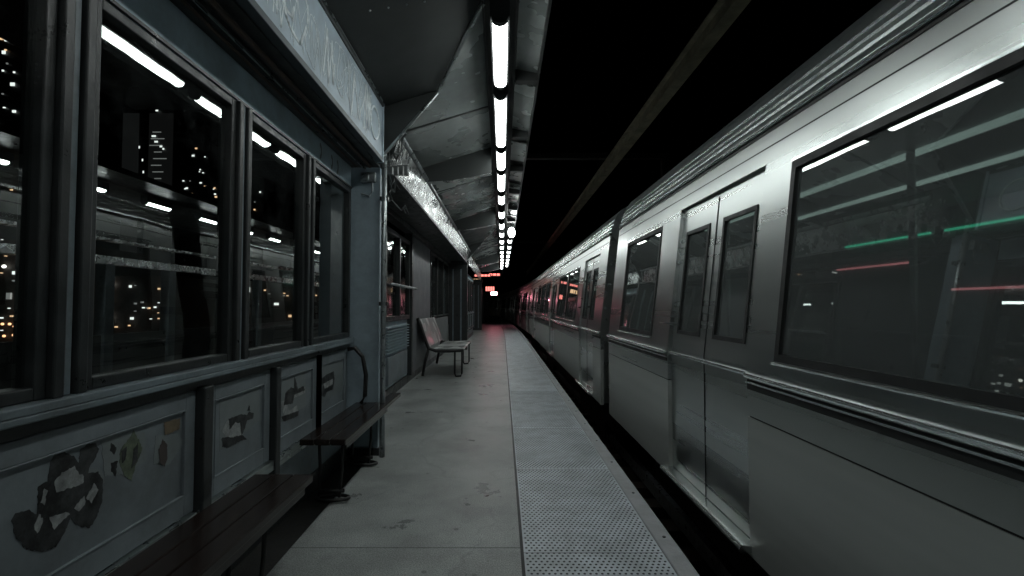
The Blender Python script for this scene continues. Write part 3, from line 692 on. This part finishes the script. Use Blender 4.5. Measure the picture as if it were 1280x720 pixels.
# offsets from the near end of the car
DOORS = [(.55, 1.78), (5.7, 6.93), (12.2, 13.42)]
WINS = [(2.25,3.65),(3.80,5.25),(7.35,8.68),(8.84,10.32),(10.50,11.94),(13.85,14.98)]
ZW0, ZW1 = .955, 1.86
ZD1 = 1.93
def patch(mb, d, y0, y1, zs, holes, th=.04):
    ybr = sorted(set([y0, y1] + [v for h in holes for v in h[:2] if y0 < v < y1]))
    zbr = sorted(set(zs + [v for h in holes for v in h[2:] if zs[0] < v < zs[-1]] + ([.88] if zs[0] < .88 < zs[-1] else [])))
    for a, b in zip(ybr[:-1], ybr[1:]):
        for c, e in zip(zbr[:-1], zbr[1:]):
            ym, zm = (a+b)/2, (c+e)/2
            if any(h[0] < ym < h[1] and h[2] < zm < h[3] for h in holes): continue
            x0, x1 = d+SX(c), d+SX(e)
            mb.hexa([(x0,a,c),(x0+th,a,c),(x0+th,b,c),(x0,b,c),(x1,a,e),(x1+th,a,e),(x1+th,b,e),(x1,b,e)])
def ring_patch(mb, d, y0, y1, z0, z1, t, th):
    patch(mb, d, y0, y1, [z0, z1], [(y0+t, y1-t, z0+t, z1-t)], th)
def half_round(mb, y0, y1, z, hz, dp, d=0.0):
    n = 8; x = d + SX(z)
    mb.prism([(x+.004, y0, z-hz)] + [(x-dp*math.sin(math.pi*k/n), y0, z-hz*math.cos(math.pi*k/n)) for k in range(1, n)] + [(x+.004, y0, z+hz)], (0, y1-y0, 0)); return mb
def make_car():
    r = empty('subway_car', (0,0,0), 'x', 'subway car', 'stainless steel subway cars of the train')
    holes = [(a,b,ZW0,ZW1) for a,b in WINS] + [(a,b,-.03,ZD1) for a,b in DOORS]
    bu = MB(); patch(bu, 0, 0, LCAR, [.645, 2.115], holes)
    # ends, far side, floor
    [bu.prism([(.022,ye,-.04),(.022,ye,.88),(.022+SX(2.11),ye,2.11),(.4,ye,2.4),(2.4,ye,2.4),(2.66,ye,2.11),(2.66,ye,-.04)], (0,.03,0)) for ye in (.003, LCAR-.033)]; bu.box(2.66, 2.70, 0, LCAR, -.04, 2.12); bu.box(.08, 2.66, .04, LCAR-.04, -.04, .0)
    bu.build('body', M['steel'], r)
    bl = MB(); patch(bl, 0, 0, LCAR, [-.06, .636], holes); bl.build('lower_side', M['steel_low'], r)
    # roof
    prof = [(.125,2.118),(.150,2.145),(.150,2.16),(.165,2.20),(.19,2.28),(.225,2.36),(.28,2.43),(.40,2.50),(.65,2.57),(1.0,2.61),(1.35,2.62),(1.7,2.61),(2.1,2.56),(2.4,2.46),(2.58,2.3),(2.66,2.118)]
    rf_ = MB(); rf_.prism([(x,0,z) for x, z in prof], (0,LCAR,0)); rf_.build('roof', M['roofm'], r)
    gt = MB(); patch(gt, -.012, 0, LCAR, [2.128, 2.144], [], .03); gt.build('gutter', M['bright'], r)
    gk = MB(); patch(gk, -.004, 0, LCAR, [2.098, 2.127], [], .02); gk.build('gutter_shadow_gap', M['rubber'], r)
    for z, x in ((2.19,.156),(2.235,.172),(2.285,.188)):
        q = MB(); q.box(x, x+.02, 0, LCAR, z, z+.014); q.build('roof_bead', M['bright'], r)
    # seams and belt rail
    holes_d = [(a-.012,b+.012,-1,3) for a,b in DOORS]
    q = MB(); patch(q, .006, 0, LCAR, [.636, .645], holes_d, .02)
    patch(q, -.0012, 0, LCAR, [2.015, 2.022], [], .004); q.build('seam', M['rubber'], r)
    ee = [0] + [v for a, b in DOORS for v in (a-.014, b+.014)] + [LCAR]
    for a, b in zip(ee[::2], ee[1::2]): half_round(MB(), a, b, .846, .017, .028).build('belt_rail', M['bright'], r); half_round(MB(), a, b, .812, .007, .016).build('lower_bead', M['bright'], r)
    q = MB(); patch(q, -.006, 0, LCAR, [.778, .805], holes_d, .01); patch(q, -.006, 0, LCAR, [.819, .827], holes_d, .01); q.build('belt_groove', M['rubber'], r)
    for a, b in WINS:
        g = MB(); ring_patch(g, -.005, a-.012, b+.012, ZW0-.012, ZW1+.012, .034, .03); g = g.build('window', M['rubber'], r)
        q = MB(); patch(q, .012, a+.01, b-.01, [ZW0+.01, ZW1-.01], [], .006); q.build('pane', M['trainglass'], g)
        q = MB(); half_round(q, a-.012, b+.012, ZW0-.023, .009, .02); q.build('sill_trim', M['bright'], g)
        q = MB(); patch(q, -.008, a-.012, b+.012, [ZW1+.014, ZW1+.026], [], .01); q.build('head_trim', M['bright'], g)
    for a, b in DOORS:
        m_ = (a+b)/2
        for s, (c, e) in enumerate(((a+.003, m_-.004), (m_+.004, b-.003))):
            wy0, wy1 = c+.10, e-.10
            q = MB(); patch(q, .03, c, e, [.0, ZD1-.005], [(wy0, wy1, 1.0, 1.74)], .035); dr = q.build('door', M['steel'], r)
            q = MB(); ring_patch(q, .024, wy0-.005, wy1+.005, .995, 1.745, .026, .02); g = q.build('door_window', M['rubber'], dr)
            q = MB(); patch(q, .040, wy0+.005, wy1-.005, [1.005, 1.735], [], .005); q.build('pane', M['trainglass'], dr)
            q = MB(); half_round(q, c+.002, e-.002, .846, .015, .024, .030); q.build('door_rail', M['bright'], dr)
        q = MB(); patch(q, .026, m_-.003, m_+.003, [.0, 1.9], [], .03); q.build('door_seal', M['rubber'], r)
        q = MB(); q.box(-.03, .09, a-.02, b+.02, -.04, -.004); half_round(q, a-.02, b+.02, -.022, .022, .03, -.034); q.build('threshold', M['bright'], r)
    it = MB(); it.box(.16, 2.655, .05, LCAR-.05, 2.06, 2.10); it.box(2.62, 2.655, .05, LCAR-.05, .002, 2.059); it.box(.09, 2.61, .05, LCAR-.05, .002, .012)
    it.box(.2, 2.61, .045, .06, .02, 2.05); it.box(.2, 2.61, LCAR-.06, LCAR-.045, .02, 2.05)
    it = it.build('interior', M['cabin'], r)
    ls = MB(); ls.box(1.02, 1.07, .3, LCAR-.3, 2.035, 2.058); ls.build('light_strip', M['strip'], it)
    ls = MB(); ls.box(1.62, 1.66, .3, LCAR-.3, 2.035, 2.058); ls.build('light_strip', M['strip'], it)
    for a, b in ((2.1, 5.4), (7.25, 11.95), (13.7, 15.2), (.1, .45)):
        q = MB(); q.box(2.15, 2.6, a, b, .40, .46); q.box(2.52, 2.6, a, b, .461, .95); q.box(.14, .55, a, b, .40, .46); q.box(.14, .20, a, b, .461, .86); q.build('seat_row', M['seatm'], it, bev=.02)
    for yy in (2.15, 5.3, 7.3, 9.5, 11.9, 13.75): MB().tube([(.62,yy,.013),(.62,yy,2.055)], .017, 8).build('pole', M['bright'], it, smooth=True)
    for a, b in ((12.85,13.95),(14.1,15.2),(8.0,9.6),(2.6,4.6)): MB().box(2.595, 2.615, a, b, 1.845, 1.865).build('green_strip', M['gled'], it)  # glowing strips added to give green streaks behind the glass
    for a, b, z in ((14.3,15.35,1.60),(13.0,13.9,1.33),(9.6,10.2,1.5),(3.1,3.9,1.5)): MB().box(2.595, 2.615, a, b, z, z+.018).build('red_strip', M['rled'], it)  # added likewise for the short red streaks
    q = MB(); q.box(.35, 2.4, .6, LCAR-.6, -.6, -.041); q.box(.5, 2.3, 2.2, 4.8, -1.0, -.6); q.box(.5, 2.3, 10.6, 13.2, -1.0, -.6); q.build('underframe', M['under'], r)
    # end bellows / chains and grab bars
    q = MB()
    for z in (.25,.5,.75,1.0,1.25): q.tube([(.1,LCAR,z),(.12,LCAR+.12,z-.03),(.14,LCAR+.24,z-.04)], .012, 6)
    q.build('gap_guard', M['rubber'], r)
    q = MB(); q.box(.9, 1.8, LCAR, LCAR+.25, -.1, 2.05); q.build('gangway', M['rubber'], r)
    return r
car = make_car()
labels = ['nearest stainless subway car filling the right of the photo', 'second subway car from the viewer, behind the first dark gap',
          'third subway car of the train, seen very narrow', 'fourth subway car of the train where the line starts to curve',
          'fifth subway car, tiny and far along the curve', 'last visible subway car at the vanishing end of the train']
y = 5.85 - LCAR
car.location = (XT, y, 0); car['label'] = labels[0]
for k in range(1, 6):
    y += LCAR + .5
    c = copy_tree(car); xb0, xb1 = bend(y), bend(y+LCAR)
    ang = math.atan2(-(xb1-xb0), LCAR)
    c.location = (XT + xb0, y, 0); c.rotation_euler = (0,0,ang); c['label'] = labels[k]

# ------------------------------------------------------------------ overhead girder and gantry over the track
gr = MB(); gr.box(2.86, 3.06, -3, 60, 4.95, 4.97); gr.box(2.95, 2.97, -3, 60, 4.97, 5.23); gr.box(2.86, 3.06, -3, 60, 5.23, 5.25)
tag(gr.build('overhead_girder', M['girder']), 'long olive steel girder running above the train into the dark', 'girder')
for i, y in enumerate((13.5, 32.0)):
    g = MB(); g.box(.2+bend(y), 4.6, y, y+.2, 5.255, 5.4); g.box(4.4, 4.6, y+.01, y+.19, -8, 5.254); g.box(.2+bend(y), .3+bend(y), y+.05, y+.15, 3.21, 5.254)
    tag(g.build('track_gantry', M['under']), ['dim cross beam spanning from the canopy to the olive girder', 'far dark cross beam over the train'][i], 'gantry')

# ------------------------------------------------------------------ red and pink signs far along the platform
def lamp_sign(x, y, z, wd, ht, m, label, lamps, thick=.12, hang=3.1):
    r = empty('lit_sign', (x+bend(y), y, z), label, 'lit sign', 'lit signs hanging at the far end')
    MB().box(-wd/2, wd/2, 0, thick, -ht/2, ht/2).build('case', M['housing'], r, bev=.01)
    q = MB()
    n = lamps
    for k in range(n):
        a = -wd/2+.03+(wd-.06)*k/n; b = a+(wd-.06)/n*.8
        q.box(a, b, -.01, -.001, -ht/2*.75, ht/2*.75)
    q.build('lamp_face', M[m], r)
    q = MB()
    for xx in (-wd*.35, wd*.35): q.tube([(xx,thick/2,ht/2),(xx,thick/2,hang-z)], .012, 6)
    q.build('hanger', M['housing'], r)
lamp_sign(-.95, 26, 2.78, .9, .14, 'pink', 'upper wide pink sign nearest under the far canopy', 5)
lamp_sign(-.30, 28, 2.95, .7, .16, 'pink', 'small pink sign just under the fluorescent rows', 3)
lamp_sign(-1.35, 30, 2.70, .6, .30, 'win_warm', 'warm white lit sign by the far windscreens', 3)
lamp_sign(-.55, 31, 2.25, .62, .36, 'pink', 'squarish pink sign below the wide one', 4)
lamp_sign(-.25, 32, 1.98, .55, .26, 'red', 'lowest and brightest small pink sign over the far platform', 1)
kz = empty('stair_enclosure', (-1.0+bend(50), 50, 0), 'dark stair enclosure closing the far end of the platform', 'kiosk')
MB().box(-1.6, .9, 0, 3, 0, 2.5).build('enclosure', M['dark'], kz, bev=.02)
MB().box(-.5, .3, -.01, -.002, 0, 2.1).build('doorway', M['rubber'], kz)

# ------------------------------------------------------------------ city beyond the windscreen
def tower(px0, px1, pytop, D, label, depth=None, m='tower', base=-8, taper=0, rows=(), name='tower_block'):
    a = pix(px0, pytop, 'y', D); b = pix(px1, pytop, 'y', D)
    wd = b.x - a.x; H = a.z - base; cx = (a.x+b.x)/2; dp = depth or wd
    r = empty(name, (cx, D, base), label, 'tower' if H > 60 else 'building')
    q = MB(); t = taper*wd/2; h = wd/2
    q.hexa([(-h,0,0),(h,0,0),(h,dp,0),(-h,dp,0),(-h+t,t,H),(h-t,t,H),(h-t,dp-t,H),(-h+t,dp-t,H)]); q.build('shaft', M[m], r)
    return r, cx, D, base, H, wd
def lit(r, px, py, wpx, hpx, m='win_cool', off=.4):
    D = r.location.y; p = pix(px, py, 'y', D-off)
    s = D/620.0; w_, h_ = wpx*s/2, hpx*s/2
    x, z = p.x - r.location.x, p.z - r.location.z
    if m.startswith('lamp'):
        MB().sphere((x, -off, z), min(w_, h_)*.85, 10).build('lamp', M[m], r, smooth=True); return
    MB().box(x-w_, x+w_, -off, -off+.3, z-h_, z+h_).build('lit_window', M[m], r)
random.seed(5)
t1 = tower(-120, 38, -160, 150, 'tall dark block at the left edge with stacked rows of bright windows', 40)[0]
for k, yy in enumerate((2, 20, 27, 37, 48)):
    for j in range(3):
        if random.random() < .9: lit(t1, 2+j*7+random.uniform(-2,2), yy+j*1.5, random.uniform(4,6), random.uniform(2,3.4), random.choice(['win_cool','win_cool','win_warm']))
for (a, b, c, d) in ((4,65,4,4),(15,105,5,4),(3,88,2,2),(17,90,2,2),(17,139,4,3),(10,183,1.5,1.5),(16,228,3,3),(5,216,3,2),(30,120,1,1),(24,250,1.5,1.5),(2,300,2,2)): lit(t1, a, b, c, d)
t2 = tower(112, 127, 118, 520, 'slim dark tower with a single column of lights', 30)[0]
for k in range(17): lit(t2, 119+random.uniform(-1,1), 122+k*10.5, random.uniform(1.2,2.6), random.uniform(1.4,3), random.choice(['win_cool','win_dim','win_cool']), off=1)
t3, cx, D, base, H, wd = tower(129, 176, 132, 800, 'tapered glass skyscraper topped by a lit mast', None, 'towerglass', taper=.22)
q = MB(); q.tube([(0,wd/2,H),(0,wd/2,H+16),(0,wd/2,H+34)], 1.1, 6); q.tube([(0,wd/2,H),(0,wd/2,H+5)], 10, 10); q.build('mast', M['towerglass'], t3)
q = MB(); q.sphere((0,wd/2-2,H+7), 4, 8); q.sphere((8,wd/2-12,H+3), 2.5, 8); q.sphere((0,wd/2,H+32), 1.3, 6); q.build('beacon', M['win_cool'], t3)
for xx in range(13):
    q = MB(); z1 = H*.97; xb = -wd/2*.92 + wd*.92*xx/12; f_ = 1-.22*.97
    q.hexa([(xb-2.5,-.5,H*.1),(xb+2.5,-.5,H*.1),(xb+2.5,.0,H*.1),(xb-2.5,.0,H*.1),(xb*f_-1.95,.11*wd*.97-.5,z1),(xb*f_+1.95,.11*wd*.97-.5,z1),(xb*f_+1.95,.11*wd*.97,z1),(xb*f_-1.95,.11*wd*.97,z1)])
    q.build('window_strip', M['bands'], t3)  # glow strips covering the whole front, not separate windows
for (a, b) in ((133,186),(137,225),(174,184),(178,200),(179,215),(180,232),(180,245)): lit(t3, a, b, 1.6, 3, 'win_cool', off=2)
t4 = tower(183, 218, 138, 430, 'broad dark tower with dim horizontal floor bands', 40)[0]
for k in range(16): lit(t4, 186+1.9*k, 205, 1.85, 130, 'bands2', off=.6)  # strips added so this front glows faintly; not real windows
for k in range(11):
    lit(t4, 197+random.uniform(-3,3), 165+k*8.3, random.uniform(8,18), 1.0, 'win_dim', off=1)
for (a, b, c) in ((196,138,3),(192,170,5),(195,177,4),(201,183,3),(204,186,2)): lit(t4, a, b, c, 2, 'win_cool', off=1.6)
t5 = tower(222, 262, 178, 350, 'square dark block right of the banded tower', 40)[0]
for (a, b, c) in ((229,226,2),(228,240,3),(240,250,7),(231,236,1.5),(250,212,1.5),(256,196,1.2)): lit(t5, a, b, c, 1.6, 'win_cool', off=1)
t6 = tower(264, 330, 222, 300, 'low wide dark block at the right of the skyline', 40)[0]
for (a, b) in ((280,255),(281,262),(268,235),(300,240),(318,262),(325,240)): lit(t6, a, b, 2, 2, random.choice(['win_cool','win_warm']), off=1)
t7 = tower(-200, 60, 300, 70, 'low brick building close below the left panes', 20, 'brick')[0]
for (a, b, c, d, m) in ((5,333,6,5,'lampw'),(18,341,6,4,'win_cool'),(23,374,8,7,'lampw'),(10,370,5,8,'win_dim'),(3,405,4,4,'lampo'),(12,405,4,4,'lampo'),(18,408,4,4,'lampo'),(5,420,4,4,'lampo'),(17,419,4,4,'lampo'),(22,385,4,3,'win_cool')) : lit(t7, a, b, c, d, m)
for k in range(11): lit(t7, 29.5, 332+k*9.5, 2.2, 2.6, 'win_cool')
t8 = tower(62, 212, 345, 80, 'low brick building beneath the skyscraper', 20, 'brick')[0]
for (a, b, c, d, m) in ((137,347,4,3,'win_cool'),(140,356,6,4,'lampw'),(137,397,4.5,4,'lampw'),(140,443,11,7,'lampw'),(131,436,3,2,'lampo'),(100,413,6,7,'win_warm'),(120,420,4,2,'win_dim'),(164,398,3,3,'win_cool'),(162,358,2,3,'win_cool'),(200,361,6,2,'win_warm'),(193,384,2,2,'win_cool'),(210,385,4,2,'win_cool'),(209,400,4,1.5,'win_dim'),(141,457,24,1.5,'win_dim'),(75,430,3,3,'win_cool')): lit(t8, a, b, c, d, m)
t9 = tower(214, 420, 352, 95, 'long low building beyond the farther panes', 20, 'brick')[0]
for (a, b, c, d, m) in ((221,395,3,3,'win_cool'),(248,429,7,6,'lampw'),(255,383,4,4,'win_cool'),(256,390,3,2,'win_cool'),(257,442,3,5,'win_dim'),(275,434,7,1.5,'win_dim'),(318,392,3,3,'win_warm'),(330,430,5,2,'win_warm'),(345,380,5,3,'win_cool'),(362,395,3,3,'win_warm'),(310,362,3,6,'win_cool'),(405,375,3,3,'win_warm')): lit(t9, a, b, c, d, m)

# ------------------------------------------------------------------ the neighbouring platform seen through the near panes
op = empty('neighbouring_platform', (-6.1, 14, 0), 'neighbouring platform with pale beams seen through the near panes', 'platform')
q = MB(); q.box(-1.6, .6, -12, 26, -.4, -.05); q.build('deck', M['concrete'], op)
q = MB(); q.box(-1.6, .8, -12, 26, 3.04, 3.12); q.build('canopy', M['dark'], op)
q = MB(); q.box(-.1, .06, -12, 26, 1.84, 1.96); q.box(-.1, .06, -12, 26, 2.2, 2.24); q.build('beam', M['fascia_metal'], op)  # pale beams added in place of the train's reflected bands
for yy in (-8.3, -6.35, -4.9, -3.1, -1.6, 1.2, 4.5, 8, 12, 17, 22): MB().box(-.12, .05, yy-.09, yy+.09, -.049, 1.838).build('column', M['paint'], op, bev=.01)  # columns added where the reflected train shows pale uprights
q = MB(); q.box(-.08, .0, -12, 26, -.049, .75); q.build('parapet', M['dark'], op)
for k in range(14):
    y = 5.6 + 1.45*k
    r = copy_tree(prot[.65]); r.location = (-5.95, y, 2.92); r['label'] = f'{ORD[k]} fluorescent tube of the neighbouring platform, counted from the left, seen through the panes'; r['group'] = 'fluorescent lights of the neighbouring platform'
random.seed(44)
for (r, n, x0, x1, y0, y1) in ((t7, 26, 0, 44, 300, 450), (t8, 40, 100, 210, 350, 452), (t9, 44, 216, 400, 357, 440), (t5, 16, 224, 260, 185, 290), (t6, 18, 266, 326, 228, 300), (t1, 14, 0, 34, 60, 290)):
    for k in range(n):
        z_ = random.uniform(.7, 2.1); lit(r, random.uniform(x0, x1), random.uniform(y0, y1), z_*random.uniform(1, 1.8), z_, random.choice(['win_cool','win_dim','win_dim','win_warm','win_cool','win_warm' if y1 > 300 else 'win_dim']), off=.45 + .01*k)
